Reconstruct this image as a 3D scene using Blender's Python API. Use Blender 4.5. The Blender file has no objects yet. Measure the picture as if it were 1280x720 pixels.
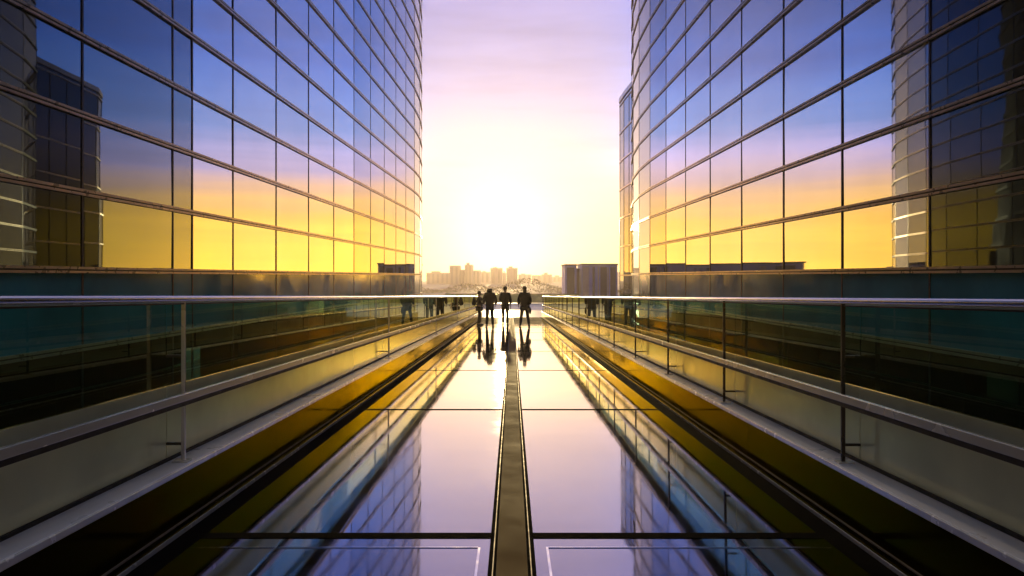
import bpy, bmesh, math, random
from mathutils import Vector, Matrix
R = math.radians
random.seed(7)
scn = bpy.context.scene
C = scn.collection

# ------------------------------------------------------------------ numbers
EYE = 1.30            # eye above the deck
SLOPE = 0.0293        # the deck falls gently away from the camera
GROUND = -8.0         # street level (eye = 0)
ROW = 1.30            # facade row height
BAY = 2.85
SUN_EL, SUN_AZ = 4.0, -.8

def dz(s):            # height of the deck surface at distance s
    return -EYE - SLOPE * s

# ------------------------------------------------------------------ helpers
def tag(o, label=None, cat=None, group=None, kind=None):
    if label: o['label'] = label
    if cat: o['category'] = cat
    if group: o['group'] = group
    if kind: o['kind'] = kind
    return o

def empty(name, loc=(0, 0, 0), rz=0):
    o = bpy.data.objects.new(name, None)
    o.location = loc
    o.rotation_euler = (0, 0, rz)
    o.empty_display_size = 0.3
    C.objects.link(o)
    return o

class MB:
    """collects geometry in world coordinates, then links it as one mesh"""
    def __init__(s):
        s.v = []; s.f = []; s.m = []
    def face(s, pts, mi=0):
        b = len(s.v); s.v += [tuple(p) for p in pts]
        s.f.append(tuple(range(b, b + len(pts)))); s.m.append(mi)
    def hexa(s, p, mi=0):           # p: 4 bottom, 4 top (same order)
        b = len(s.v); s.v += [tuple(q) for q in p]
        for f in ((0, 3, 2, 1), (4, 5, 6, 7), (0, 1, 5, 4), (1, 2, 6, 5), (2, 3, 7, 6), (3, 0, 4, 7)):
            s.f.append(tuple(b + i for i in f)); s.m.append(mi)
    def box(s, x0, x1, y0, y1, z0, z1, mi=0):
        s.hexa([(x0, y0, z0), (x1, y0, z0), (x1, y1, z0), (x0, y1, z0),
                (x0, y0, z1), (x1, y0, z1), (x1, y1, z1), (x0, y1, z1)], mi)
    def dbox(s, x0, x1, y0, y1, h0, h1, mi=0):   # heights measured from the sloping deck
        a, b = dz(y0), dz(y1)
        s.hexa([(x0, y0, a + h0), (x1, y0, a + h0), (x1, y1, b + h0), (x0, y1, b + h0),
                (x0, y0, a + h1), (x1, y0, a + h1), (x1, y1, b + h1), (x0, y1, b + h1)], mi)
    def tube(s, pts, rad, n=10, mi=0, caps=True):
        pts = [Vector(p) for p in pts]
        if not isinstance(rad, (list, tuple)): rad = [rad] * len(pts)
        b = len(s.v)
        for i, p in enumerate(pts):
            t = (pts[min(i + 1, len(pts) - 1)] - pts[max(i - 1, 0)]).normalized()
            up = Vector((0, 0, 1)) if abs(t.z) < .9 else Vector((1, 0, 0))
            a = t.cross(up).normalized(); c = a.cross(t)
            for k in range(n):
                w = 2 * math.pi * k / n
                s.v.append(tuple(p + (a * math.cos(w) + c * math.sin(w)) * rad[i]))
        for i in range(len(pts) - 1):
            for k in range(n):
                k2 = (k + 1) % n
                s.f.append((b + i*n + k, b + i*n + k2, b + (i+1)*n + k2, b + (i+1)*n + k)); s.m.append(mi)
        if caps:
            s.f.append(tuple(b + k for k in range(n))); s.m.append(mi)
            s.f.append(tuple(b + (len(pts)-1)*n + k for k in reversed(range(n)))); s.m.append(mi)
    def ball(s, c, r, n=12, m=8, mi=0):
        c = Vector(c); r = Vector(r) if hasattr(r, '__len__') else Vector((r, r, r))
        b = len(s.v)
        for i in range(m + 1):
            t = math.pi * i / m
            for k in range(n):
                w = 2 * math.pi * k / n
                s.v.append((c.x + r.x*math.sin(t)*math.cos(w), c.y + r.y*math.sin(t)*math.sin(w), c.z + r.z*math.cos(t)))
        for i in range(m):
            for k in range(n):
                k2 = (k + 1) % n
                s.f.append((b + i*n + k, b + (i+1)*n + k, b + (i+1)*n + k2, b + i*n + k2)); s.m.append(mi)
    def build(s, name, mats, parent=None, smooth=False, bevel=0):
        me = bpy.data.meshes.new(name)
        off = Vector(parent_world(parent)) if parent else Vector((0, 0, 0))
        me.from_pydata([tuple(Vector(p) - off) for p in s.v], [], s.f)
        if not isinstance(mats, (list, tuple)): mats = [mats]
        for m in mats: me.materials.append(m)
        me.polygons.foreach_set('material_index', s.m)
        bm = bmesh.new(); bm.from_mesh(me)
        bmesh.ops.remove_doubles(bm, verts=bm.verts, dist=1e-5) if smooth else None
        bmesh.ops.recalc_face_normals(bm, faces=bm.faces)
        bm.to_mesh(me); bm.free()
        if smooth:
            me.polygons.foreach_set('use_smooth', [True] * len(me.polygons))
        me.update()
        o = bpy.data.objects.new(name, me)
        C.objects.link(o)
        if parent: o.parent = parent
        if bevel:
            b = o.modifiers.new('bevel', 'BEVEL'); b.width = bevel; b.segments = 2; b.limit_method = 'ANGLE'
        return o

def parent_world(p):
    v = Vector((0, 0, 0))
    while p:
        v += p.location; p = p.parent
    return v

# ------------------------------------------------------------------ materials
def new_mat(name):
    m = bpy.data.materials.new(name); m.use_nodes = True
    nt = m.node_tree; nt.nodes.clear()
    out = nt.nodes.new('ShaderNodeOutputMaterial')
    return m, nt, out

def noise(nt, scale, detail=4, coord='Object', stretch=None, rough=.55):
    tc = nt.nodes.new('ShaderNodeTexCoord')
    n = nt.nodes.new('ShaderNodeTexNoise')
    n.inputs['Scale'].default_value = scale; n.inputs['Detail'].default_value = detail
    n.inputs['Roughness'].default_value = rough
    if stretch:
        mp = nt.nodes.new('ShaderNodeMapping'); mp.inputs['Scale'].default_value = stretch
        nt.links.new(tc.outputs[coord], mp.inputs[0]); nt.links.new(mp.outputs[0], n.inputs['Vector'])
    else:
        nt.links.new(tc.outputs[coord], n.inputs['Vector'])
    return n

def ramp(nt, src, stops):
    r = nt.nodes.new('ShaderNodeValToRGB')
    e = r.color_ramp.elements
    e[0].position, e[0].color = stops[0][0], (*stops[0][1], 1)
    e[1].position, e[1].color = stops[-1][0], (*stops[-1][1], 1)
    for p, c in stops[1:-1]:
        x = e.new(p); x.color = (*c, 1)
    nt.links.new(src, r.inputs[0])
    return r

def pbr(name, col, rough=.5, metal=0., ior=1.5, coat=0., nscale=6., var=.15, rvar=.08, bump=0., stretch=None, bscale=None, stint=None, spec=.5):
    m, nt, out = new_mat(name)
    p = nt.nodes.new('ShaderNodeBsdfPrincipled')
    n = noise(nt, nscale, 5, stretch=stretch)
    a = tuple(max(0, c * (1 - var)) for c in col); b = tuple(min(1, c * (1 + var)) for c in col)
    r = ramp(nt, n.outputs['Fac'], [(.3, a), (.7, b)])
    nt.links.new(r.outputs[0], p.inputs['Base Color'])
    mr = nt.nodes.new('ShaderNodeMapRange')
    mr.inputs['From Min'].default_value = .3; mr.inputs['From Max'].default_value = .7
    mr.inputs['To Min'].default_value = max(.0, rough - rvar); mr.inputs['To Max'].default_value = min(1, rough + rvar)
    n2 = noise(nt, nscale * 2.3, 3, stretch=stretch)
    nt.links.new(n2.outputs['Fac'], mr.inputs['Value']); nt.links.new(mr.outputs[0], p.inputs['Roughness'])
    p.inputs['Metallic'].default_value = metal; p.inputs['IOR'].default_value = ior
    p.inputs['Coat Weight'].default_value = coat
    p.inputs['Specular IOR Level'].default_value = spec
    if stint: p.inputs['Specular Tint'].default_value = (*stint, 1)
    if bump:
        bn = nt.nodes.new('ShaderNodeBump'); bn.inputs['Strength'].default_value = bump
        bn.inputs['Distance'].default_value = .02
        n3 = noise(nt, bscale or nscale, 3, stretch=stretch)
        nt.links.new(n3.outputs['Fac'], bn.inputs['Height']); nt.links.new(bn.outputs[0], p.inputs['Normal'])
    nt.links.new(p.outputs[0], out.inputs['Surface'])
    return m

def mirror_glass(name, tint, rough=.015, wav=.005, normal_tilt=0.):
    """coated curtain-wall glass: metallic reflection, slightly wavy, a dark body behind"""
    m, nt, out = new_mat(name)
    p = nt.nodes.new('ShaderNodeBsdfPrincipled')
    p.inputs['Metallic'].default_value = 1.
    p.inputs['Roughness'].default_value = rough
    n0 = noise(nt, .35, 3)
    r = ramp(nt, n0.outputs['Fac'], [(.3, tuple(c * .92 for c in tint)), (.7, tuple(min(1, c * 1.06) for c in tint))])
    nt.links.new(r.outputs[0], p.inputs['Base Color'])
    n = noise(nt, .9, 1)
    b = nt.nodes.new('ShaderNodeBump'); b.inputs['Strength'].default_value = 1.
    b.inputs['Distance'].default_value = wav * .1
    nt.links.new(n.outputs['Fac'], b.inputs['Height'])
    if normal_tilt:      # flat near panes get a tilted shading normal, to swing reflections forward
        ge = nt.nodes.new('ShaderNodeNewGeometry'); sp = nt.nodes.new('ShaderNodeSeparateXYZ')
        nt.links.new(ge.outputs['Position'], sp.inputs[0])
        mr = nt.nodes.new('ShaderNodeMapRange'); mr.interpolation_type = 'SMOOTHSTEP'
        mr.inputs['From Min'].default_value = 9.; mr.inputs['From Max'].default_value = 32.
        mr.inputs['To Min'].default_value = normal_tilt; mr.inputs['To Max'].default_value = 0.
        nt.links.new(sp.outputs[1], mr.inputs['Value'])
        cx = nt.nodes.new('ShaderNodeCombineXYZ'); nt.links.new(mr.outputs[0], cx.inputs[1])
        ad = nt.nodes.new('ShaderNodeVectorMath'); ad.operation = 'ADD'
        no = nt.nodes.new('ShaderNodeVectorMath'); no.operation = 'NORMALIZE'
        nt.links.new(b.outputs[0], ad.inputs[0]); nt.links.new(cx.outputs[0], ad.inputs[1])
        nt.links.new(ad.outputs[0], no.inputs[0]); nt.links.new(no.outputs[0], p.inputs['Normal'])
    else:
        nt.links.new(b.outputs[0], p.inputs['Normal'])
    nt.links.new(p.outputs[0], out.inputs['Surface'])
    return m

def clear_glass(name, tint, gloss=1.0, rough=.0, body=None, bodyfac=0., gl=(.95, .92, .40)):
    m, nt, out = new_mat(name)
    t = nt.nodes.new('ShaderNodeBsdfTransparent'); t.inputs[0].default_value = (*tint, 1)
    g = nt.nodes.new('ShaderNodeBsdfGlossy'); g.inputs['Roughness'].default_value = rough
    g.inputs['Color'].default_value = (*gl, 1)
    fr = nt.nodes.new('ShaderNodeFresnel'); fr.inputs[0].default_value = 1.5
    mu = nt.nodes.new('ShaderNodeMath'); mu.operation = 'MULTIPLY'; mu.use_clamp = True
    mu.inputs[1].default_value = gloss
    ge = nt.nodes.new('ShaderNodeNewGeometry')
    inv = nt.nodes.new('ShaderNodeMath'); inv.operation = 'SUBTRACT'; inv.inputs[0].default_value = 1.
    nt.links.new(ge.outputs['Backfacing'], inv.inputs[1])
    fm = nt.nodes.new('ShaderNodeMath'); fm.operation = 'MULTIPLY'
    nt.links.new(fr.outputs[0], fm.inputs[0]); nt.links.new(inv.outputs[0], fm.inputs[1])
    nt.links.new(fm.outputs[0], mu.inputs[0])
    src = t
    if body:
        d = nt.nodes.new('ShaderNodeBsdfDiffuse')
        nn = noise(nt, 1.3, 4)
        rr = ramp(nt, nn.outputs['Fac'], [(.3, tuple(c*.8 for c in body)), (.7, tuple(c*1.15 for c in body))])
        nt.links.new(rr.outputs[0], d.inputs[0])
        tl = nt.nodes.new('ShaderNodeBsdfTranslucent'); nt.links.new(rr.outputs[0], tl.inputs[0])
        md = nt.nodes.new('ShaderNodeMixShader'); md.inputs[0].default_value = .12
        nt.links.new(d.outputs[0], md.inputs[1]); nt.links.new(tl.outputs[0], md.inputs[2])
        mb = nt.nodes.new('ShaderNodeMixShader'); mb.inputs[0].default_value = bodyfac
        nt.links.new(t.outputs[0], mb.inputs[1]); nt.links.new(md.outputs[0], mb.inputs[2])
        src = mb
    mx = nt.nodes.new('ShaderNodeMixShader')
    nt.links.new(mu.outputs[0], mx.inputs[0]); nt.links.new(src.outputs[0], mx.inputs[1]); nt.links.new(g.outputs[0], mx.inputs[2])
    nt.links.new(mx.outputs[0], out.inputs['Surface'])
    return m

M = {}
M['pane'] = mirror_glass('facade_glass', (.25, .27, .285), normal_tilt=.125)
M['pane_dimmed'] = mirror_glass('dimmed_reflection_glass', (.045, .065, .08), normal_tilt=.125)  # dimmer mirrored sky of the near bays, put into the tint
M['pane_far'] = mirror_glass('facade_glass_far', (.15, .16, .17))  # tint lowered so these bays mirror darker in the opposite tower
M['pane_end'] = mirror_glass('facade_glass_end', (.025, .028, .032))  # reflection darkened through the tint: mirrors near black in the opposite glass
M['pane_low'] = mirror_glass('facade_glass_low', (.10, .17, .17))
M['spandrel'] = pbr('teal_spandrel_glass', (.06, .27, .31), .12, nscale=.5, var=.4)
M['transom'] = pbr('bronze_transom', (.60, .47, .33), .32, .6, nscale=3, var=.12)
M['groove'] = pbr('transom_groove', (.02, .018, .016), .5, 0.)
M['mullion'] = pbr('dark_mullion', (.035, .035, .045), .35, .6)
M['tower_body'] = pbr('tower_body', (.05, .055, .06), .5, 0.)
M['deck_glass'] = None
M['beam'] = pbr('bronze_beam', (.15, .082, .022), .7, 0., spec=.02, nscale=1.2, var=.08)
M['beam_trim'] = pbr('beam_trim', (.22, .19, .17), .5, .3, spec=.1)
M['frame_line'] = pbr('frame_line', (.72, .70, .74), .15, 1.)
M['black_bar'] = pbr('black_bar', (.002, .002, .003), .9, ior=1.04)
M['trim'] = pbr('steel_trim', (.92, .92, .95), .22, .35)
M['fascia'] = pbr('bronze_fascia', (.016, .011, .002), .12, 1., stint=(1., .80, .13), nscale=2, var=.3, stretch=(1, .5, 3))
M['joint'] = pbr('dark_joint', (.015, .012, .01), .6)
M['coping'] = pbr('pale_coping', (.80, .80, .86), .32, .1, nscale=1.5, var=.04)
M['steel'] = pbr('brushed_steel', (.80, .77, .68), .25, .5, nscale=1.5, rvar=.04, var=.06)
M['post_dark'] = pbr('dark_post', (.06, .055, .05), .3, .8)
M['gasket'] = pbr('black_gasket', (.008, .008, .008), .6)
M['handrail'] = pbr('handrail_metal', (.50, .46, .44), .2, 1., nscale=1.5, rvar=.03, var=.05)
M['glass'] = clear_glass('balustrade_glass', (.66, .92, .88), 1.8)
M['frost'] = clear_glass('frosted_glass', (.45, .55, .45), 2.5, .16, (.93, .97, .68), .95, gl=(1., .92, .45))
M['concrete'] = pbr('concrete', (.30, .28, .26), .6, nscale=1.2, bump=.2)
M['terrace'] = pbr('terrace_paving', (.42, .38, .34), .38, 0., nscale=.8, var=.2)
M['ground'] = pbr('asphalt_ground', (.055, .055, .06), .75, nscale=.08, var=.35, bump=.3, bscale=4)
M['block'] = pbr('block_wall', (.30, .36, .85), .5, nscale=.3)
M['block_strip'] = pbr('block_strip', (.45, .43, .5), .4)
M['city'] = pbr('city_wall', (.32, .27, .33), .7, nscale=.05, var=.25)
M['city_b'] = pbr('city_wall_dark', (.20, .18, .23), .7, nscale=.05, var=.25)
M['city_win'] = pbr('city_window', (.07, .08, .16), .5, spec=.2)
M['dark_tower'] = pbr('dark_tower_stone', (.006, .007, .008), .5, nscale=.1)
M['dark_line'] = pbr('dark_tower_band', (.016, .015, .014), .4)
M['tree'] = pbr('foliage', (.05, .06, .035), 1., nscale=1, spec=0.)
M['trunk'] = pbr('bark', (.06, .045, .03), .9, nscale=8)
M['skin'] = pbr('skin', (.45, .28, .20), .5)
M['hair'] = pbr('hair', (.012, .009, .007), .55, nscale=40, stretch=(1, 1, .1))
M['black_cloth'] = pbr('black_cloth', (.012, .012, .015), .85, nscale=30, bump=.3)
M['navy_cloth'] = pbr('navy_cloth', (.014, .016, .03), .85, nscale=30, bump=.3)
M['brown_cloth'] = pbr('brown_cloth', (.03, .018, .014), .85, nscale=30, bump=.3)
M['shoe'] = pbr('shoe_leather', (.015, .012, .01), .4)

def deck_glass():
    m, nt, out = new_mat('polished_floor')
    p = nt.nodes.new('ShaderNodeBsdfPrincipled')
    p.inputs['Metallic'].default_value = 1.
    n0 = noise(nt, .7, 4)
    r = ramp(nt, n0.outputs['Fac'], [(.3, (.35, .335, .40)), (.7, (.40, .38, .44))])
    nt.links.new(r.outputs[0], p.inputs['Base Color'])
    mr = nt.nodes.new('ShaderNodeMapRange')
    mr.inputs['From Min'].default_value = .35; mr.inputs['From Max'].default_value = .75
    mr.inputs['To Min'].default_value = .02; mr.inputs['To Max'].default_value = .085
    n1 = noise(nt, 3.2, 6, rough=.7)
    nt.links.new(n1.outputs['Fac'], mr.inputs['Value']); nt.links.new(mr.outputs[0], p.inputs['Roughness'])
    n = noise(nt, .8, 2)
    b = nt.nodes.new('ShaderNodeBump'); b.inputs['Distance'].default_value = .0015
    nt.links.new(n.outputs['Fac'], b.inputs['Height']); nt.links.new(b.outputs[0], p.inputs['Normal'])
    nt.links.new(p.outputs[0], out.inputs['Surface'])
    return m
M['deck_glass'] = deck_glass()

# ------------------------------------------------------------------ world, sun
def build_world():
    w = bpy.data.worlds.new('World'); scn.world = w; w.use_nodes = True
    nt = w.node_tree; nt.nodes.clear()
    N = nt.nodes.new; L = nt.links.new
    out = N('ShaderNodeOutputWorld'); bg = N('ShaderNodeBackground'); L(bg.outputs[0], out.inputs[0])
    bg.inputs[1].default_value = 1.0
    sky = N('ShaderNodeTexSky'); sky.sky_type = 'NISHITA'; sky.sun_disc = False
    sky.sun_elevation = R(SUN_EL); sky.sun_rotation = R(SUN_AZ)
    sky.air_density = 1.4; sky.dust_density = 2.0; sky.ozone_density = 3.0
    tc = N('ShaderNodeTexCoord')
    sep = N('ShaderNodeSeparateXYZ'); L(tc.outputs['Generated'], sep.inputs[0])
    def math_(op, a, b=None, clamp=False):
        n = N('ShaderNodeMath'); n.operation = op; n.use_clamp = clamp
        for i, q in enumerate((a, b)):
            if q is None: continue
            if isinstance(q, (int, float)): n.inputs[i].default_value = q
            else: L(q, n.inputs[i])
        return n.outputs[0]
    def mix(kind, fac, a, b):
        n = N('ShaderNodeMix'); n.data_type = 'RGBA'; n.blend_type = kind
        for s, q in ((n.inputs['Factor'], fac), (n.inputs[6], a), (n.inputs[7], b)):
            if isinstance(q, (int, float)): s.default_value = q
            elif isinstance(q, tuple): s.default_value = (*q, 1)
            else: L(q, s)
        return n.outputs[2]
    x, y, z = sep.outputs
    # streaky thin cloud shifts the bands a little
    mp = N('ShaderNodeMapping'); mp.inputs['Scale'].default_value = (1.2, 1.2, 9.0); L(tc.outputs['Generated'], mp.inputs[0])
    cn = N('ShaderNodeTexNoise'); cn.inputs['Scale'].default_value = 2.2; cn.inputs['Detail'].default_value = 6; L(mp.outputs[0], cn.inputs['Vector'])
    cz = math_('MULTIPLY', math_('SUBTRACT', cn.outputs[0], .5), .085)
    ez = math_('ADD', z, cz)
    def rmp(src, st):
        return ramp(nt, src, st).outputs[0]
    side = rmp(ez, SIDE)
    front = rmp(ez, FRONT)
    # horizontal angle from the sun
    hyp = math_('SQRT', math_('ADD', math_('MULTIPLY', x, x), math_('MULTIPLY', y, y)))
    cy = math_('DIVIDE', y, math_('MAXIMUM', hyp, .001))
    mr = N('ShaderNodeMapRange'); mr.interpolation_type = 'SMOOTHSTEP'
    mr.inputs['From Min'].default_value = math.cos(R(18)); mr.inputs['From Max'].default_value = math.cos(R(3))
    L(cy, mr.inputs['Value'])
    col = mix('MIX', mr.outputs[0], side, front)
    cl = N('ShaderNodeMapRange'); cl.inputs['From Min'].default_value = .42; cl.inputs['From Max'].default_value = .72
    cl.inputs['To Min'].default_value = 1.07; cl.inputs['To Max'].default_value = .78; L(cn.outputs[0], cl.inputs['Value'])
    col = mix('MULTIPLY', 1., col, cl.outputs[0])
    # far side of the sky is dim
    mb = N('ShaderNodeMapRange'); mb.interpolation_type = 'SMOOTHSTEP'
    mb.inputs['From Min'].default_value = -.5; mb.inputs['From Max'].default_value = .85
    mb.inputs['To Min'].default_value = .16; mb.inputs['To Max'].default_value = 1.
    L(cy, mb.inputs['Value'])
    col = mix('MULTIPLY', 1., col, mb.outputs[0])
    # glow round the veiled sun
    sd = Vector((math.sin(R(SUN_AZ)), math.cos(R(SUN_AZ)), math.sin(R(SUN_EL - 1.2)))).normalized()
    dt = N('ShaderNodeVectorMath'); dt.operation = 'DOT_PRODUCT'; L(tc.outputs['Generated'], dt.inputs[0]); dt.inputs[1].default_value = sd
    ang = math_('ARCCOSINE', math_('MINIMUM', dt.outputs['Value'], 1.))
    for deg, amp, c in GLOW:
        q = math_('DIVIDE', ang, R(deg))
        g = math_('MULTIPLY', math_('EXPONENT', math_('MULTIPLY', math_('MULTIPLY', q, q), -1.)), amp)
        col = mix('ADD', 1., col, mix('MULTIPLY', 1., c, g))
    nis = mix('MULTIPLY', 1., sky.outputs[0], (NISH, NISH, NISH))
    col = mix('ADD', 1., col, nis)
    L(col, bg.inputs[0])

SIDE = [(0, (8.5, 3.9, .0)), (.045, (7.0, 3.5, .0)), (.08, (4.6, 2.25, .02)), (.12, (2.9, 1.6, 1.0)),
        (.155, (1.45, 1.3, 2.7)), (.20, (.20, .74, 2.25)), (.28, (.0, .36, 1.7)), (.38, (.0, .22, 1.15)), (.55, (.50, .56, .90)), (1, (.92, .92, 1.08))]
FRONT = [(0, (1.9, 1.30, .45)), (.05, (.98, .76, .50)), (.09, (.76, .63, .62)), (.15, (.62, .56, .74)), (.25, (.46, .46, .82)),
         (.38, (.38, .36, .78)), (.6, (.50, .54, .95)), (1, (.92, .92, 1.08))]
GLOW = [(4.6, .75, (1., .95, .88)), (10, .08, (1., .85, .65))]
NISH = .02
build_world()
sl = bpy.data.lights.new('sun', 'SUN'); sl.energy = 3.6; sl.angle = R(.5); sl.color = (1., .72, .32)
so = bpy.data.objects.new('sun', sl); C.objects.link(so)
so.rotation_euler = (R(90 - SUN_EL), 0, R(180 - SUN_AZ))   # light travels along local -Z   # shines from +Y towards the camera
so.location = (0, 60, 20)

# ------------------------------------------------------------------ camera
cd = bpy.data.cameras.new('camera'); cam = bpy.data.objects.new('camera', cd); C.objects.link(cam)
cd.lens = 24; cd.sensor_width = 36; cd.clip_start = .05; cd.clip_end = 6000
cd.shift_y = -15 / 1280
cam.location = (0, 0, 0); cam.rotation_euler = (R(90), 0, 0)
scn.camera = cam
def scr(x, y, z):      # photograph pixel of a point, used only to rank panes by size
    return 640 + 853 * x / y, 345 - 853 * z / y

# ------------------------------------------------------------------ towers
def plan(sign, near_x, head, d_from, d_turn, rad, d_back=None):
    """plan line of a tower's inner wall: straight, then turning outward on an arc; bay points"""
    pts = []
    n0 = int((11.45 - d_from) / BAY)
    s = 11.45 - n0 * BAY
    x = near_x + (s - 10) * math.tan(head); y = s; a = head
    while True:
        pts.append((x, y, a))
        step = BAY
        sub = 20
        for _ in range(sub):
            if y > d_turn:
                rr = rad if a < R(12) else 7.
                a += step / sub / rr
            x += math.sin(a) * step / sub; y += math.cos(a) * step / sub
        if a > R(88) or len(pts) > 60: break
    return [(sign * px, py, pa) for px, py, pa in pts]

def ring(mb, pts, z0, z1, out, inn, mi=0, dark=None):
    """strip swept along the plan, standing `out` proud of it (towards the walkway)"""
    for i in range(len(pts) - 1):
        p = Vector((pts[i][0], pts[i][1], 0)); q = Vector((pts[i+1][0], pts[i+1][1], 0))
        a, b = nrm(pts[i]), nrm(pts[i+1])
        P = [p + a*out, q + b*out, q - b*inn, p - a*inn]
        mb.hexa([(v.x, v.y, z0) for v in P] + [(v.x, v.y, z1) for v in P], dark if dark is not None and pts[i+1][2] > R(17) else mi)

def nrm(p):      # outward normal (towards the walkway axis, turning to +Y round the end)
    x, y, a = p
    sg = -1 if x > 0 else 1
    return Vector((sg * math.cos(a), math.sin(a), 0))

def tower(sign, label, extra=None, nx=7.25, top=20, lowrow=-5, turn=31., head=-1.5, rad=42.):
    pts = plan(sign, nx, R(head), -9, turn, rad)
    base = GROUND
    t = empty('glass_tower', (sign * nx, 15, GROUND))
    tag(t, label, 'tower')
    if extra: # one more mullion line
        k = max(i for i in range(len(pts)) if pts[i][1] < extra)
        a, b = pts[k], pts[k+1]; f = (extra - a[1]) / (b[1] - a[1])
        pts.insert(k + 1, tuple(a[i] + f * (b[i] - a[i]) for i in range(3)))
    lines = [.10 + ROW * k for k in range(lowrow, top)]
    rnd = random.Random(11 + sign)
    near_end = 15.3 if sign < 0 else 12.0      # nearest bays get a darker tint, standing in for dim double reflections
    panes = []
    for i in range(len(pts) - 1):
        p, q = pts[i], pts[i+1]
        for k in range(len(lines) - 1):
            z0, z1 = lines[k] + .053, lines[k+1] - .053
            size = 0
            if q[1] > 3:
                yy = max(p[1], 3.5)
                a = scr(abs(p[0]), yy, z0); b = scr(abs(q[0]), q[1], z1)
                x0, x1 = max(0, min(a[0], 1280)), max(0, min(b[0], 1280))
                ys = [345 - 853*z/yy for z in (z0, z1)]
                y0, y1 = max(0, min(ys[1], 720)), max(0, min(ys[0], 720))
                size = abs(x1 - x0) * abs(y1 - y0)
            panes.append((size, i, k, z0, z1))
    panes.sort(key=lambda r: -r[0])
    def add_pane(mb, i, z0, z1):
        p, q = pts[i], pts[i+1]
        P, Q = Vector((p[0], p[1], 0)), Vector((q[0], q[1], 0))
        n = nrm(((p[0]+q[0])/2, 0, (p[2]+q[2])/2))
        j = [rnd.uniform(-.0022, .0022) for _ in range(3)]
        c = [j[0] + j[1], j[0] - j[1], -j[0] - j[1] + j[2], -j[0] + j[1]]
        c[2] = c[1] + c[3] - c[0]     # keep it planar
        f = [P + n*c[0], Q + n*c[1], Q + n*c[2], P + n*c[3]]
        zz = [z0, z0, z1, z1]
        fr = [Vector((v.x, v.y, z)) for v, z in zip(f, zz)]
        bk = [v - n * .03 for v in fr]
        mb.hexa([bk[0], bk[1], fr[1], fr[0], bk[3], bk[2], fr[2], fr[3]])
    rest = MB(); restlow = MB(); restspan = MB()
    for r, (size, i, k, z0, z1) in enumerate(panes):
        low = lines[k] < -.3 + 0 and lines[k] < 0
        if r < 98:
            mb = MB(); add_pane(mb, i, z0, z1)
            o = mb.build('window_pane', M['spandrel'] if abs(lines[k] + 1.20) < .1 else M['pane_low'] if low else M['pane_end'] if pts[i+1][2] > R(17) else M['pane_far'] if pts[i][1] > 27 else M['pane_dimmed'] if pts[i+1][1] < near_end else M['pane'], t)
        else:
            mb = restspan if abs(lines[k] + 1.20) < .1 else restlow if low else rest
            n0 = len(mb.m); add_pane(mb, i, z0, z1)
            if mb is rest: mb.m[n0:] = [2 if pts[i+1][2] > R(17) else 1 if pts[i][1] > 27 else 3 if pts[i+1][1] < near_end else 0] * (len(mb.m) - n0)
    tag(rest.build('upper_window_panes', [M['pane'], M['pane_far'], M['pane_end'], M['pane_dimmed']], t), kind='stuff')
    tag(restlow.build('lower_window_panes', M['pane_low'], t), kind='stuff')
    if restspan.f: tag(restspan.build('spandrel_panes', M['spandrel'], t), kind='stuff')
    for z in lines:
        mb = MB()
        ring(mb, pts, z + .013, z + .054, .045, .0, 0, 1)  # bars round the end coloured dark, to mirror as black
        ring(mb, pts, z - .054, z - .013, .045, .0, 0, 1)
        ring(mb, pts, z - .012, z + .012, .02, .0, 1)
        mb.build('transom', [M['transom'], M['groove']], t)
    for p in pts:
        n = nrm(p); tn = Vector((-n.y, n.x, 0)); P = Vector((p[0], p[1], 0))
        mb = MB(); w = .02
        c = [P + tn*w + n*.012, P - tn*w + n*.012, P - tn*w - n*.04, P + tn*w - n*.04]
        mb.hexa([(v.x, v.y, lines[0]) for v in c] + [(v.x, v.y, lines[-1]) for v in c])
        mb.build('mullion', M['mullion'], t)
    # the solid body behind the glass, roof and plinth
    mb = MB()
    inner = [Vector((p[0], p[1], 0)) - nrm(p) * .06 for p in pts]
    far = [Vector((sign * 40, inner[-1].y, 0)), Vector((sign * 40, inner[0].y, 0))]
    loop = inner + far
    zt = lines[-1] + .9
    b = len(mb.v)
    n = len(loop)
    for z in (GROUND, zt):
        mb.v += [(v.x, v.y, z) for v in loop]
    for i in range(n):
        j = (i + 1) % n
        mb.f.append((i, j, n + j, n + i)); mb.m.append(0)
    mb.f.append(tuple(range(n, 2*n))); mb.m.append(0)
    mb.f.append(tuple(reversed(range(n)))); mb.m.append(0)
    mb.build('body', M['tower_body'], t)
    mb = MB(); ring(mb, pts, lines[-1] + .05, zt + .15, .09, .3); mb.build('parapet', M['transom'], t)
    mb = MB(); ring(mb, pts, GROUND, lines[0] - .055, .05, .02); mb.build('plinth', M['concrete'], t)
    return t, pts

tl, PL = tower(-1, 'curved glass tower filling the left side, mirroring blue and yellow sky', extra=15.1, turn=42., head=-2.0, top=22)
tr, PR = tower(1, 'curved glass tower filling the right side, mirroring blue and yellow sky', nx=7.05, head=-1.9)

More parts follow.
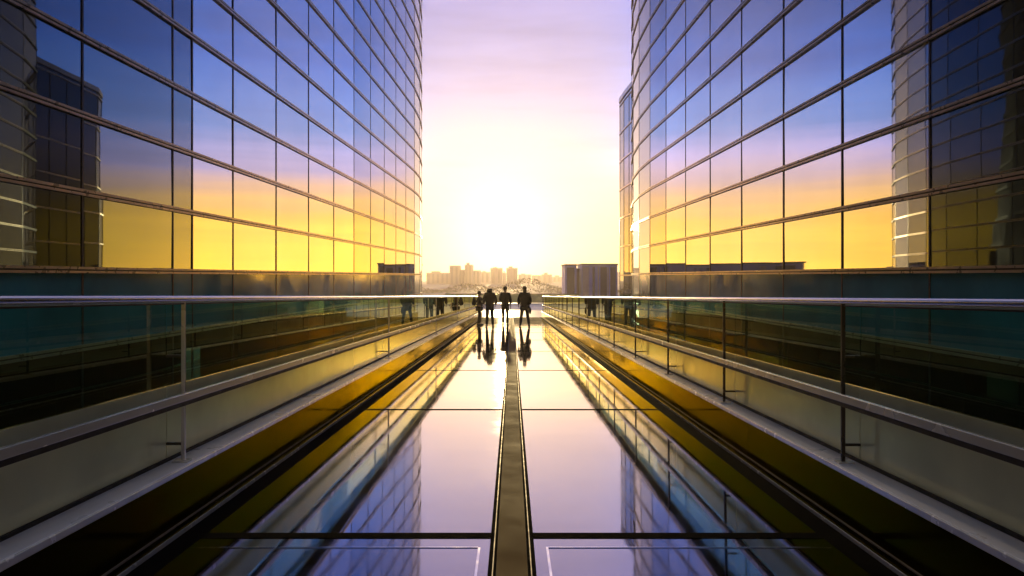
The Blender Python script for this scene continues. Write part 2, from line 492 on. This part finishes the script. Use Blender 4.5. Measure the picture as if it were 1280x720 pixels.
# lower glass wing just behind the right tower
def wing():
    t = empty('glass_tower', (8, 48, GROUND))
    tag(t, 'slim pale glass tower peeping out behind the far edge of the right tower', 'tower')
    pts = []; x, y, a = 8.20, 41.2, R(-2.4)
    while a < R(86):
        pts.append((x, y, a))
        for _ in range(10):
            if y > 49.0: a += .17 / 5.0
            x += math.sin(a)*.17; y += math.cos(a)*.17
    H = 12.6
    mb = MB()
    for p, q in zip(pts, pts[1:]):
        P, Q = Vector((p[0], p[1], 0)), Vector((q[0], q[1], 0)); a, b = nrm(p)*.05, nrm(q)*.05
        c = [P + a, Q + b, Q - b, P - a]
        mb.hexa([(v.x, v.y, GROUND) for v in c] + [(v.x, v.y, H) for v in c])
    mb.build('glazing', M['pane_end'], t)
    z = .1 + 2.0
    while z > GROUND: z -= 2.05
    z += 2.05
    while z < H:
        m2 = MB(); ring(m2, pts, z - .05, z + .05, .10, -.051); m2.build('transom', M['transom'], t); z += 2.05
    m2 = MB(); ring(m2, pts, H + .002, H + .3, .12, .2); m2.build('parapet', M['transom'], t)
    for p in pts:
        n = nrm(p); tn = Vector((-n.y, n.x, 0)); P = Vector((p[0], p[1], 0)) + n*.051; w = .025
        c = [P + tn*w + n*.02, P - tn*w + n*.02, P - tn*w, P + tn*w]
        m3 = MB(); m3.hexa([(v.x, v.y, GROUND) for v in c] + [(v.x, v.y, H) for v in c]); m3.build('mullion', M['mullion'], t)
    m4 = MB(); loop = [Vector((p[0], p[1], 0)) - nrm(p)*.06 for p in pts] + [Vector((24, pts[-1][1], 0)), Vector((24, 53, 0)), Vector((9.6, 47, 0)), Vector((9.0, 43.0, 0))]
    n = len(loop)
    for z in (GROUND, H - .01): m4.v += [(v.x, v.y, z) for v in loop]
    for i in range(n):
        j = (i + 1) % n; m4.f.append((i, j, n + j, n + i)); m4.m.append(0)
    m4.f.append(tuple(range(n, 2*n))); m4.m.append(0)
    m4.build('body', M['tower_body'], t)
wing()

# dark slab towers seen only as black shapes in the glass
for sg in (-1, 1):
    w = 'left' if sg < 0 else 'right'
    t = empty('dark_tower', (sg * 114, 143, GROUND))
    tag(t, f'tall black tower mirrored as a dark shape at the outer {w} of the glass', 'tower')
    mb = MB(); n = 28; cx, cy, r = sg * 114, 143, 55
    for i in range(n):
        a, b = 2*math.pi*i/n, 2*math.pi*(i+1)/n
        mb.face([(cx + r*math.cos(a), cy + r*math.sin(a), GROUND), (cx + r*math.cos(b), cy + r*math.sin(b), GROUND),
                 (cx + (r-3)*math.cos(b), cy + (r-3)*math.sin(b), 100), (cx + (r-3)*math.cos(a), cy + (r-3)*math.sin(a), 100)])
    mb.face([(cx + (r-3)*math.cos(2*math.pi*i/n), cy + (r-3)*math.sin(2*math.pi*i/n), 100) for i in range(n)])
    mb.build('wall', M['dark_tower'], t)
    for z in range(0, 98, 6):
        m2 = MB(); rr = r - 3 * (z - GROUND) / 108 + .25
        for i in range(n):
            a, b = 2*math.pi*i/n, 2*math.pi*(i+1)/n
            m2.hexa([(cx + (rr+o)*math.cos(g), cy + (rr+o)*math.sin(g), z + h) for h in (0, .7) for o, g in ((0, a), (0, b), (-.6, b), (-.6, a))])
        m2.build('floor_band', M['dark_line'], t)

# ------------------------------------------------------------------ walkway deck
DECK_END = 42.0
seams = [-.41 + 4.11 * k for k in range(11)]
wk = tag(empty('walkway', (0, 0, dz(0))), kind='structure')
wk['label'] = 'polished reflective walkway floor of long dark glass panels'
for i in range(len(seams)):
    y0 = seams[i] + .05; y1 = (seams[i+1] - .05) if i + 1 < len(seams) else DECK_END
    if i == 0: y0 = -3
    for x0, x1 in ((-1.67, -.115), (.115, 1.67)):
        mb = MB(); mb.dbox(x0, x1, y0, y1, -.03, 0)
        mb.build('floor_panel', M['deck_glass'], wk)
        if i == 0:   # inset steel frame line on the nearest panels
            fr = MB(); e = .035
            xi, xo = (x1 - .06, x0 + .02) if x0 < 0 else (x0 + .06, x1 - .02)
            fr.dbox(min(xi, xi + e*.35), max(xi, xi + e*.35), .4, y1 - .13, .0005, .004)
            fr.dbox(min(xi, xo), max(xi, xo), y1 - .13, y1 - .12, .0005, .004)
            fr.build('panel_frame', M['frame_line'], wk)
mb = MB(); mb.dbox(-.075, .075, -3, DECK_END, -.03, .006); mb.build('centre_beam', M['beam'], wk)
for sg in (-1, 1):
    mb = MB(); mb.dbox(min(sg*.079, sg*.113), max(sg*.079, sg*.113), -3, DECK_END, -.03, .003)
    mb.build('beam_edge', [M['black_bar']], wk)
    mb = MB(); mb.dbox(min(sg*.089, sg*.094), max(sg*.089, sg*.094), -3, DECK_END, .0035, .008)
    mb.build('beam_trim', [M['beam_trim']], wk)
    mb = MB(); mb.dbox(min(sg*1.674, sg*1.815), max(sg*1.674, sg*1.815), -3, DECK_END, -.06, -.012)
    mb.build('drain_channel', [M['black_bar']], wk)
    mb = MB(); mb.dbox(min(sg*1.819, sg*1.828), max(sg*1.819, sg*1.828), -3, DECK_END, -.02, .006)
    mb.build('edge_trim', [M['trim']], wk)
for i, s in enumerate(seams[1:]):
    w = .04 if i == 0 else (.03 if i == 1 else .012)
    mb = MB()
    for x0, x1 in ((-1.672, -.116), (.116, 1.672)):
        mb.dbox(x0, x1, s - w, s + w, -.03, .0035)
        if w < .05:
            mb.dbox(x0, x1, s - .05, s - w - .0005, -.03, -.001); mb.dbox(x0, x1, s + w + .0005, s + .05, -.03, -.001)
    mb.build('cross_bar', M['black_bar'], wk)
mb = MB(); mb.dbox(-1.9, 1.9, -3, DECK_END, -.55, -.065); mb.build('girder', M['concrete'], wk)
for y in (2, 16, 30):
    mb = MB(); mb.box(-.7, .7, y - .4, y + .4, GROUND, dz(y) - .56); mb.build('pier', M['concrete'], wk)

# kerbs
for sg in (-1, 1):
    w = 'left' if sg < 0 else 'right'
    k = tag(empty('kerb', (sg * 1.93, 0, dz(0))), f'low bronze kerb wall with pale metal top along the {w} side of the walkway', 'kerb')
    def sb(mb, a, b, *r, **kw): mb.dbox(min(sg*a, sg*b), max(sg*a, sg*b), *r, **kw)
    js = [5.3 - 2.9*3 + 2.9 * i for i in range(17)]
    js = [j for j in js if j < DECK_END] ; js[0] = -3
    js.append(DECK_END)
    for i in range(len(js) - 1):
        mb = MB(); sb(mb, 1.832, 2.05, js[i] + .004, js[i+1] - .004, -.3, .325); mb.build('fascia', M['fascia'], k)
    mb = MB()
    for j in js[1:-1]: sb(mb, 1.836, 2.04, j - .0038, j + .0038, -.3, .324)
    mb.build('joint_strip', M['joint'], k)
    mb = MB(); sb(mb, 1.822, 2.06, -3, DECK_END, .327, .355); mb.build('coping', M['coping'], k, bevel=.004)
    mb = MB(); sb(mb, 1.808, 1.8215, -3, DECK_END, .322, .3555); mb.build('highlight_lip', M['trim'], k, bevel=.005)  # pale strip standing in for the highlight along the coping's front edge
    mb = MB(); sb(mb, 1.822, 1.8315, -3, DECK_END, .045, .053); mb.build('base_bead', M['beam_trim'], k)

# balustrades
def balustrade(sg, posts, label, drop=0.):
    b = tag(empty('balustrade', (sg * 1.95, 0, dz(0) + .355)), label, 'balustrade')
    def sb(mb, a, c, *r): mb.dbox(min(sg*a, sg*c), max(sg*a, sg*c), *r)
    ys = [-3] + posts + [DECK_END]
    for i in range(len(ys) - 1):
        y0, y1 = ys[i] + .006, ys[i+1] - .006
        mb = MB(); sb(mb, 1.975, 1.987, y0, y1, .785, 1.262 - drop); mb.build('glass_panel', M['glass'], b)
        mb = MB(); sb(mb, 1.973, 1.989, y0, y1, .374, .782); mb.build('frosted_panel', M['frost'], b)
    mb = MB(); sb(mb, 1.962, 2.0, -3, DECK_END, .3555, .373); mb.build('glazing_channel', M['gasket'], b)
    mb = MB(); sb(mb, 1.968, 1.994, -3, DECK_END, 1.2625 - drop, 1.272 - drop); mb.build('glass_cap', M['steel'], b)
    mb = MB(); sb(mb, 1.835, 1.86, -3, DECK_END, .708, .75); mb.build('mid_rail', M['steel'], b, bevel=.003)
    mb = MB(); sb(mb, 1.838, 1.862, -3, DECK_END, .683, .7075); mb.build('rail_gasket', M['gasket'], b)
    mb = MB(); c = 1.285 - drop
    mb.tube([(sg*1.86, y, dz(y) + c) for y in [-3 + 45 * i / 30 for i in range(31)]], .017, 14)
    mb.build('handrail', M['handrail'], b, smooth=True)
    mb = MB(); sb(mb, 1.868, 1.966, -3, DECK_END, 1.252 - drop, 1.260 - drop); mb.build('rail_plate', M['gasket'], b)
    for y in posts + [DECK_END - .03]:
        mb = MB(); z = dz(y)
        x0, x1 = sorted((sg * 1.866, sg * 1.887))
        mb.box(x0, x1, y - .008, y + .008, z + .35, z + c - .012)
        p = mb.build('post', M['steel'] if sg < 0 else M['post_dark'], b, bevel=.002)
        mb = MB(); x0, x1 = sorted((sg * 1.84, sg * 1.93)); mb.box(x0, x1, y - .03, y + .03, z + .356, z + .364)
        mb.build('base_plate', M['steel'], p)
        for h in (.45, .95):
            mb = MB(); x0, x1 = sorted((sg * 1.8875, sg * 1.9725)); mb.box(x0, x1, y - .008, y + .008, z + h, z + h + .014)
            mb.build('glass_clamp', M['post_dark'], p)
balustrade(-1, [3.9 + 6.5*i for i in range(6)], 'glass balustrade with steel rails and frosted lower panels on the left, one near post')
balustrade(1, [3.87 + 2.17*i for i in range(18)], 'glass balustrade with steel rails and frosted lower panels on the right, close-set posts', .012)

# terrace at the end of the walkway
TZ = dz(DECK_END)
mb = MB(); mb.box(-6.2, 6.2, DECK_END + .01, 64, TZ - 1.2, TZ - .004)
tag(mb.build('terrace', M['terrace']), kind='structure')
mb = MB(); mb.box(-5.8, 5.8, DECK_END + 1, 63.5, GROUND, TZ - 1.21)
tag(mb.build('terrace_base', M['concrete']), kind='structure')
eb = tag(empty('balustrade', (0, 63.6, TZ)), 'distant low balustrade crossing the far end of the terrace', 'balustrade')
mb = MB(); mb.box(-6.2, 6.2, 63.5, 63.56, TZ + .84, TZ + .89); mb.build('handrail', M['handrail'], eb)
mb = MB(); mb.box(-6.2, 6.2, 63.52, 63.54, TZ + .06, TZ + .835); mb.build('glass_panel', M['frost'], eb)
for i in range(9):
    mb = MB(); x = -6.0 + 1.5 * i; mb.box(x - .03, x + .03, 63.545, 63.6, TZ, TZ + .835); mb.build('post', M['steel'], eb)

# ------------------------------------------------------------------ ground and city
mb = MB(); mb.face([(-1100, -300, GROUND), (1100, -300, GROUND), (1100, 1100, GROUND), (-1100, 1100, GROUND)])
tag(mb.build('ground', M['ground']), kind='structure')

def block(x0, x1, y, dep, zt, mat, label, strips=(), group=None, name='office_block'):
    b = tag(empty(name, ((x0 + x1)/2, y, GROUND)), label, 'building', group)
    mb = MB(); mb.box(x0, x1, y, y + dep, GROUND, zt); mb.build('wall', mat, b)
    mb = MB(); mb.box(x0 - .12, x1 + .12, y - .12, y + dep + .12, zt + .01, zt + .3); mb.build('roof', M['city_b'], b)
    for f0, f1, m in strips:
        mb = MB(); mb.box(x0 + (x1-x0)*f0, x0 + (x1-x0)*f1, y - .12, y - .005, GROUND + .5, zt - .35); mb.build('window_strip', M[m], b)
    return b
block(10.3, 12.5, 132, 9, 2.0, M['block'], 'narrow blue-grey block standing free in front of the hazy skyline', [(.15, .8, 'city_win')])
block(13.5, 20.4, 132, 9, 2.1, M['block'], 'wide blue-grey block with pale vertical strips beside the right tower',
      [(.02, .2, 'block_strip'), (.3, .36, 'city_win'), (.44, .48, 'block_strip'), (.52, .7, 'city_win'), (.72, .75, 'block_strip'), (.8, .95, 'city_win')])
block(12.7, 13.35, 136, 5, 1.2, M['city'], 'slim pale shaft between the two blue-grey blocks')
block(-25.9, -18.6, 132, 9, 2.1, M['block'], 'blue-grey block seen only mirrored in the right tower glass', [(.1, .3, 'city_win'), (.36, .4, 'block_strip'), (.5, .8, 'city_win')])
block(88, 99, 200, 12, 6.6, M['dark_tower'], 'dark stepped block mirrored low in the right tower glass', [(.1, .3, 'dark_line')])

sky_line = [(533, 562, 341, 430), (562, 574, 332, 380), (574.5, 580.5, 337, 390), (581, 590, 331, 385), (590.5, 600, 338, 400), (600.5, 612, 340, 470),
            (613, 628, 335, 420), (628.5, 632.5, 341, 440), (633, 647, 335, 425), (648, 664, 343, 520), (665, 677, 344, 540), (678, 690, 343, 500),
            (691, 706, 346, 560), (774, 800, 340, 430)]
shade = ['broad low', 'tall square', 'narrow', 'tallest stepped', 'mid-height', 'long flat', 'twin-topped left', 'small', 'twin-topped right', 'flat-roofed',
         'low pale', 'squat', 'farthest low', 'half hidden']
ref = ['beside the left tower edge', 'right of the left tower', 'between two taller ones left of the people', 'above the leftmost person', 'just left of the hooded person',
       'behind the hooded person', 'above the second person', 'in the gap above the third person', 'above the person with a stick', 'above the long-coated person',
       'right of the long-coated person', 'left of the blue-grey block', 'touching the narrow blue-grey block', 'behind the slim pale tower']
rnd = random.Random(5)
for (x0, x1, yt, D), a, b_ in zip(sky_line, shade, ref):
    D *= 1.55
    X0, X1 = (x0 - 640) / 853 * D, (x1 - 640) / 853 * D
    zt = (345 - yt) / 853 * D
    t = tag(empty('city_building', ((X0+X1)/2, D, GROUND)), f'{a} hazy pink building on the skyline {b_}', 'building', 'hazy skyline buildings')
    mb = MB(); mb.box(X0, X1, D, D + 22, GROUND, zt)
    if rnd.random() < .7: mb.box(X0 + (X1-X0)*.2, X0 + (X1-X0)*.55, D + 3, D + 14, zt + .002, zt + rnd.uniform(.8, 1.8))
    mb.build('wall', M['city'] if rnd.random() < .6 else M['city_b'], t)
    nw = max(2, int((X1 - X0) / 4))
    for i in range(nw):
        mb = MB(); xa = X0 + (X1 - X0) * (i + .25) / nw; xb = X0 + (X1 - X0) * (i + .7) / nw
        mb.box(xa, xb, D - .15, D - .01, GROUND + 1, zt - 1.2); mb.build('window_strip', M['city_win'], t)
# lower sprawl further round, seen only mirrored in the towers
n = 0
for i in range(46):
    az = R(rnd.uniform(11, 62)) * (1 if i % 2 else -1); D = rnd.uniform(260, 640)
    x, y = D * math.sin(az), D * math.cos(az); w = rnd.uniform(10, 34)
    if abs(x) - w/2 < .172 * y + 6 : continue
    zt = rnd.uniform(.2, 3.6) * D / 400
    t = tag(empty('city_building', (x, y, GROUND)), 'low distant building mirrored along the horizon in the glass', 'building', 'distant low buildings seen in reflection')
    mb = MB(); mb.box(x - w/2, x + w/2, y, y + 14, GROUND, zt); mb.box(x - w*.2, x + w*.1, y + 3, y + 9, zt + .002, zt + 1.2)
    mb.build('wall', M['city_b'], t)
    n += 1

# far tree belt under the skyline
mb = MB(); rt = random.Random(3)
for i in range(6500):
    x = rt.uniform(-75, 75); y = rt.uniform(300, 345); h = rt.random()
    top = 3.5 + 3.0 * (math.sin(x * .21) * .5 + math.sin(x * .083 + 1) * .5)
    z = GROUND + .4 + h * top; s = rt.uniform(.3, .75)
    a, b_, c = [Vector((rt.uniform(-1, 1), rt.uniform(-1, 1), rt.uniform(-1, 1))) * s for _ in range(3)]
    p = Vector((x, y, z)); mb.face([p + a, p + b_, p + c])
tag(mb.build('far_trees', M['tree']), 'hazy belt of trees below the skyline', 'trees', kind='stuff')

# ------------------------------------------------------------------ people
def skin_mesh(name, verts, edges, rads, mat, parent, root=0, sub=2, extra=None):
    me = bpy.data.meshes.new(name)
    me.from_pydata(verts, edges, [])
    o = bpy.data.objects.new(name, me); C.objects.link(o)
    sk = o.modifiers.new('skin', 'SKIN'); sk.use_smooth_shade = True
    for i, r in enumerate(rads):
        v = me.skin_vertices[0].data[i]
        v.radius = r if isinstance(r, tuple) else (r, r)
        v.use_root = (i == root)
    ss = o.modifiers.new('sub', 'SUBSURF'); ss.levels = sub; ss.render_levels = sub
    dg = bpy.context.evaluated_depsgraph_get()
    ev = o.evaluated_get(dg)
    m2 = bpy.data.meshes.new_from_object(ev)
    C.objects.unlink(o); bpy.data.objects.remove(o)
    if extra is not None:
        bm = bmesh.new(); bm.from_mesh(m2)
        em = bpy.data.meshes.new('tmp'); em.from_pydata([tuple(v) for v in extra.v], [], extra.f); bm.from_mesh(em)
        bm.to_mesh(m2); bm.free(); bpy.data.meshes.remove(em)
    m2.materials.clear(); m2.materials.append(mat)
    m2.polygons.foreach_set('use_smooth', [True] * len(m2.polygons))
    o = bpy.data.objects.new(name, m2); C.objects.link(o); o.parent = parent
    return o

def person(x, y, H, rz, label, jacket, trousers, step=.12, spread=.10, armout=.10, elbow=(0, 0), hood=False, backpack=False,
           coat=0., long_hair=False, lean=0., stick=False, bag=False, raise_r=False, jr=1.0):
    k = H / 1.72
    t = tag(empty('person', (x, y, dz(y)), rz), label, 'person')
    def S(p): return (p[0]*k, p[1]*k, p[2]*k)
    hip = .90; sh = 1.40
    # local: facing +Y
    J = {}
    J['pel'] = (0, 0, hip + .02); J['waist'] = (0, lean*.3, 1.08); J['chest'] = (0, lean*.7, 1.27); J['neckb'] = (0, lean, 1.43)
    J['neck'] = (0, lean + .01, 1.50); J['headl'] = (0, lean + .02, 1.56); J['head'] = (0, lean + .02, 1.64)
    for s, st in ((-1, step), (1, -step)):
        J[f'hip{s}'] = (s*.09, 0, hip - .03)
        J[f'kn{s}'] = (s*(.09 + spread*.4), st*.55 + .03, .48)
        J[f'an{s}'] = (s*(.09 + spread), st - .02, .09)
        J[f'toe{s}'] = (s*(.10 + spread), st + .14, .035)
        J[f'sh{s}'] = (s*.18, lean, sh)
        e = elbow[0] if s < 0 else elbow[1]
        J[f'el{s}'] = (s*(.22 + armout*.6), lean - .03 + e*.1, 1.13)
        J[f'wr{s}'] = (s*(.22 + armout - e*.08), lean + .04 + e*.24, .89 + e*.22)
        J[f'ha{s}'] = (s*(.22 + armout - e*.12), lean + .06 + e*.30, .82 + e*.24)
    if raise_r:
        J['el-1'] = (-.22, lean + .24, 1.30); J['wr-1'] = (-.12, lean + .34, 1.50); J['ha-1'] = (-.10, lean + .34, 1.57)
    names = list(J); idx = {n: i for i, n in enumerate(names)}
    ed = [('pel', 'waist'), ('waist', 'chest'), ('chest', 'neckb'), ('neckb', 'neck'), ('neck', 'headl'), ('headl', 'head')]
    rr = {'pel': (.15, .11), 'waist': (.135, .095), 'chest': (.16, .11), 'neckb': (.09, .075), 'neck': .052, 'headl': (.066, .078), 'head': (.078, .092)}
    for s in (-1, 1):
        ed += [('pel', f'hip{s}'), (f'hip{s}', f'kn{s}'), (f'kn{s}', f'an{s}'), (f'an{s}', f'toe{s}'),
               ('chest', f'sh{s}'), (f'sh{s}', f'el{s}'), (f'el{s}', f'wr{s}'), (f'wr{s}', f'ha{s}')]
        rr.update({f'hip{s}': .085, f'kn{s}': .056, f'an{s}': .038, f'toe{s}': (.036, .028), f'sh{s}': .058, f'el{s}': .042, f'wr{s}': .028, f'ha{s}': (.036, .018)})
    def sc(r): return tuple(q*k for q in r) if isinstance(r, tuple) else r*k
    ex = MB()
    for s in (-1, 1):     # fingers and thumb, a little curled
        w, h = Vector(J[f'wr{s}']), Vector(J[f'ha{s}'])
        d = (h - w).normalized(); side = Vector((0, 1, 0)) if abs(d.y) < .8 else Vector((0, 0, 1))
        side = (side - d * side.dot(d)).normalized(); fl = d.cross(side) * s
        for q, ln in ((-.03, .062), (-.01, .078), (.01, .082), (.03, .074)):
            a = h + side * q + d * .01
            pts = [a, a + d * ln * .5 + fl * .004, a + d * ln * .85 + fl * .02, a + d * ln * .95 + fl * .036]
            ex.tube([Vector(S(p)) for p in pts], [.0095*k, .009*k, .008*k, .006*k], 6)
        a = w + d * .03 + side * .02
        ex.tube([Vector(S(p)) for p in (a, a + side * .03 + d * .02, a + side * .045 + d * .05)], [.012*k, .011*k, .008*k], 6)
    hc = Vector(J['head']); f = 1
    ex.tube([Vector(S(p)) for p in (hc + Vector((0, .085, .0)), hc + Vector((0, .108, -.028)), hc + Vector((0, .088, -.036)))], [.008*k, .014*k, .008*k], 6)
    for s in (-1, 1):
        ex.ball(S(hc + Vector((s*.078, 0, -.015))), (.012*k, .02*k, .032*k), 8, 6)
        ex.ball(S(hc + Vector((s*.032, .080, .0))), (.014*k, .01*k, .009*k), 8, 5)
    ex.ball(S(hc + Vector((0, .082, -.062))), (.026*k, .01*k, .008*k), 8, 5)
    body = skin_mesh('body', [S(J[n]) for n in names], [(idx[a], idx[b]) for a, b in ed], [sc(rr[n]) for n in names], M['skin'], t, extra=ex)
    # trousers
    tn = ['pel', 'hip-1', 'hip1', 'kn-1', 'kn1', 'an-1', 'an1']; ti = {n: i for i, n in enumerate(tn)}
    P = dict(J)
    for s in (-1, 1):
        a = Vector(J[f'an{s}']); P[f'an{s}'] = tuple(a + Vector((0, 0, -.01)))
    skin_mesh('trousers', [S(P[n]) for n in tn], [(ti[a], ti[b]) for a, b in (('pel', 'hip-1'), ('pel', 'hip1'), ('hip-1', 'kn-1'), ('hip1', 'kn1'), ('kn-1', 'an-1'), ('kn1', 'an1'))],
              [sc(q) for q in ((.17, .13), .102, .102, .075, .075, .062, .062)], trousers, t)
    for s in (-1, 1):
        a, b = Vector(J[f'an{s}']), Vector(J[f'toe{s}'])
        mb = MB(); c = (a + b) / 2
        mb.ball(S((b.x, (a.y + b.y)/2 - .005, .035)), (.05*k, .15*k, .048*k), 10, 8); mb.ball(S((a.x, a.y - .02, .055)), (.048*k, .06*k, .055*k), 10, 8)
        mb.v = [(p[0], p[1], max(p[2], .002)) for p in mb.v]
        me_o = bpy.data.meshes.new('shoe'); me_o.from_pydata(mb.v, [], mb.f); me_o.materials.append(M['shoe'])
        me_o.polygons.foreach_set('use_smooth', [True]*len(me_o.polygons))
        o = bpy.data.objects.new('shoe', me_o); C.objects.link(o); o.parent = t
    # jacket
    jn = ['hem', 'waist', 'chest', 'neckb'] + [f'{q}{s}' for s in (-1, 1) for q in ('sh', 'el', 'wr')]
    P = dict(J); P['hem'] = (0, 0, .86 - coat); ji = {n: i for i, n in enumerate(jn)}
    je = [('hem', 'waist'), ('waist', 'chest'), ('chest', 'neckb')]
    jrad = {'hem': (.20 + coat*.15, .16 + coat*.15), 'waist': (.175, .14), 'chest': (.20, .15), 'neckb': (.11, .10)}
    for s in (-1, 1):
        je += [('chest', f'sh{s}'), (f'sh{s}', f'el{s}'), (f'el{s}', f'wr{s}')]
        jrad.update({f'sh{s}': .085, f'el{s}': .068, f'wr{s}': .052})
    if hood:
        P['h1'] = (0, J['head'][1] - .02, 1.56); P['h2'] = (0, J['head'][1] - .025, 1.66); jn += ['h1', 'h2']; ji = {n: i for i, n in enumerate(jn)}
        je += [('neckb', 'h1'), ('h1', 'h2')]; jrad.update({'h1': (.105, .10), 'h2': (.10, .105)})
    skin_mesh('jacket', [S(P[n]) for n in jn], [(ji[a], ji[b]) for a, b in je],
              [sc(tuple(v*jr for v in jrad[n]) if isinstance(jrad[n], tuple) else jrad[n]*jr) for n in jn], jacket, t, root=1)
    if not hood:
        mb = MB(); c = hc + Vector((0, -.022, .022))
        mb.ball(S(c), (.093*k, .098*k, .098*k), 14, 10)
        if long_hair:
            mb.ball(S(c + Vector((0, -.045, -.14))), (.085*k, .05*k, .15*k), 12, 10)
        me_o = bpy.data.meshes.new('hair'); me_o.from_pydata(mb.v, [], mb.f); me_o.materials.append(M['hair'])
        me_o.polygons.foreach_set('use_smooth', [True]*len(me_o.polygons))
        o = bpy.data.objects.new('hair', me_o); C.objects.link(o); o.parent = t
    def top_thing(name, cat, lab, build, mat):
        e = empty(name, (x, y, dz(y)), rz); tag(e, lab, cat)
        for nm, bmb, mt in build:
            me_o = bpy.data.meshes.new(nm); me_o.from_pydata([tuple(v) for v in bmb.v], [], bmb.f); me_o.materials.append(mt)
            me_o.polygons.foreach_set('use_smooth', [True]*len(me_o.polygons))
            o = bpy.data.objects.new(nm, me_o); C.objects.link(o); o.parent = e
    if backpack:
        a = MB(); a.ball(S((0, -.25, 1.22)), (.15*k, .10*k, .23*k), 14, 10)
        p_ = MB(); p_.ball(S((0, -.33, 1.13)), (.10*k, .06*k, .11*k), 12, 8)
        s_ = MB()
        for s in (-1, 1):
            s_.tube([S(q) for q in ((s*.09, -.19, 1.10), (s*.12, -.02, 1.50), (s*.11, .14, 1.36), (s*.12, .06, 1.10), (s*.10, -.16, 1.06))], .016*k, 8)
        top_thing('backpack', 'backpack', backpack, [('bag_body', a, M['black_cloth']), ('pocket', p_, M['navy_cloth']), ('strap', s_, M['black_cloth'])], None)
    if bag:
        a = MB(); hx, hy, hz = J['ha1']
        a.ball(S((hx + .03, hy, hz - .22)), (.05*k, .14*k, .15*k), 12, 8)
        s_ = MB(); s_.tube([S(q) for q in ((hx + .03, hy - .08, hz - .12), (hx, hy, hz - .01), (hx + .03, hy + .08, hz - .12))], .010*k, 8)
        top_thing('handbag', 'bag', bag, [('bag_body', a, M['brown_cloth']), ('handle', s_, M['black_cloth'])], None)
    if stick:
        hx, hy, hz = J['ha1']
        a = MB(); a.tube([S((hx + .03, hy + .02, .004)), S((hx + .02, hy + .02, .5)), S((hx + .01, hy + .01, .86))], [.012, .014, .014], 8)
        s_ = MB(); s_.tube([S(q) for q in ((hx + .01, hy + .01, .861), (hx, hy, .89), (hx - .02, hy + .04, .90), (hx - .03, hy + .07, .88))], .016, 8)
        top_thing('walking_stick', 'stick', stick, [('shaft', a, M['shoe']), ('handle', s_, M['shoe'])], None)
    return t

person(-1.46, 30.4, 1.50, R(-80), 'small slim person in dark clothes standing sideways at the far left of the group', M['brown_cloth'], M['brown_cloth'],
       step=.05, spread=.0, armout=.0, elbow=(.9, .5), backpack='dark backpack worn by the leftmost person', jr=.85)
person(-.93, 28.6, 1.68, R(4), 'hooded person in a bulky black jacket with elbows bent, second from left', M['black_cloth'], M['navy_cloth'],
       step=.08, spread=.04, armout=.07, elbow=(.5, .4), hood=True, jr=1.16)
person(-.30, 30.2, 1.70, R(-6), 'person in black leaning on a thin walking stick, third from left', M['black_cloth'], M['black_cloth'],
       step=.10, spread=.02, armout=.03, elbow=(.9, .3), jr=1.05, stick='thin dark walking stick beside the third person')
person(.54, 29.2, 1.70, R(8), 'long-haired person in a wide dark coat striding, rightmost of the group', M['black_cloth'], M['navy_cloth'],
       step=.20, spread=.07, armout=.05, elbow=(.3, .3), coat=.20, long_hair=True, jr=1.2, bag='dark handbag carried by the rightmost person')

# ------------------------------------------------------------------ haze
mb = MB(); mb.box(-1120, 1120, -320, 1120, GROUND - 1, 104)
hz = mb.build('haze', None) if False else None
me = bpy.data.meshes.new('haze'); me.from_pydata(mb.v, [], mb.f)
hm, nt, out = new_mat('haze_air')
pv = nt.nodes.new('ShaderNodeVolumePrincipled'); pv.inputs['Color'].default_value = (.92, .78, .66, 1)
pv.inputs['Density'].default_value = .00065; pv.inputs['Anisotropy'].default_value = .68
nt.links.new(pv.outputs[0], out.inputs['Volume'])
me.materials.append(hm)
bm = bmesh.new(); bm.from_mesh(me); bmesh.ops.recalc_face_normals(bm, faces=bm.faces); bm.to_mesh(me); bm.free()
hz = bpy.data.objects.new('haze', me); C.objects.link(hz); tag(hz, kind='stuff'); hz['label'] = 'thin golden evening haze over the city'

# ------------------------------------------------------------------ render settings
scn.render.engine = 'CYCLES'
scn.cycles.use_denoising = True
scn.cycles.max_bounces = 12; scn.cycles.glossy_bounces = 8; scn.cycles.transparent_max_bounces = 24
scn.cycles.volume_bounces = 0
scn.cycles.sample_clamp_indirect = 6
scn.view_settings.view_transform = 'Standard'; scn.view_settings.look = 'None'
scn.view_settings.exposure = 0; scn.view_settings.gamma = 1
scn.view_settings.use_curve_mapping = False
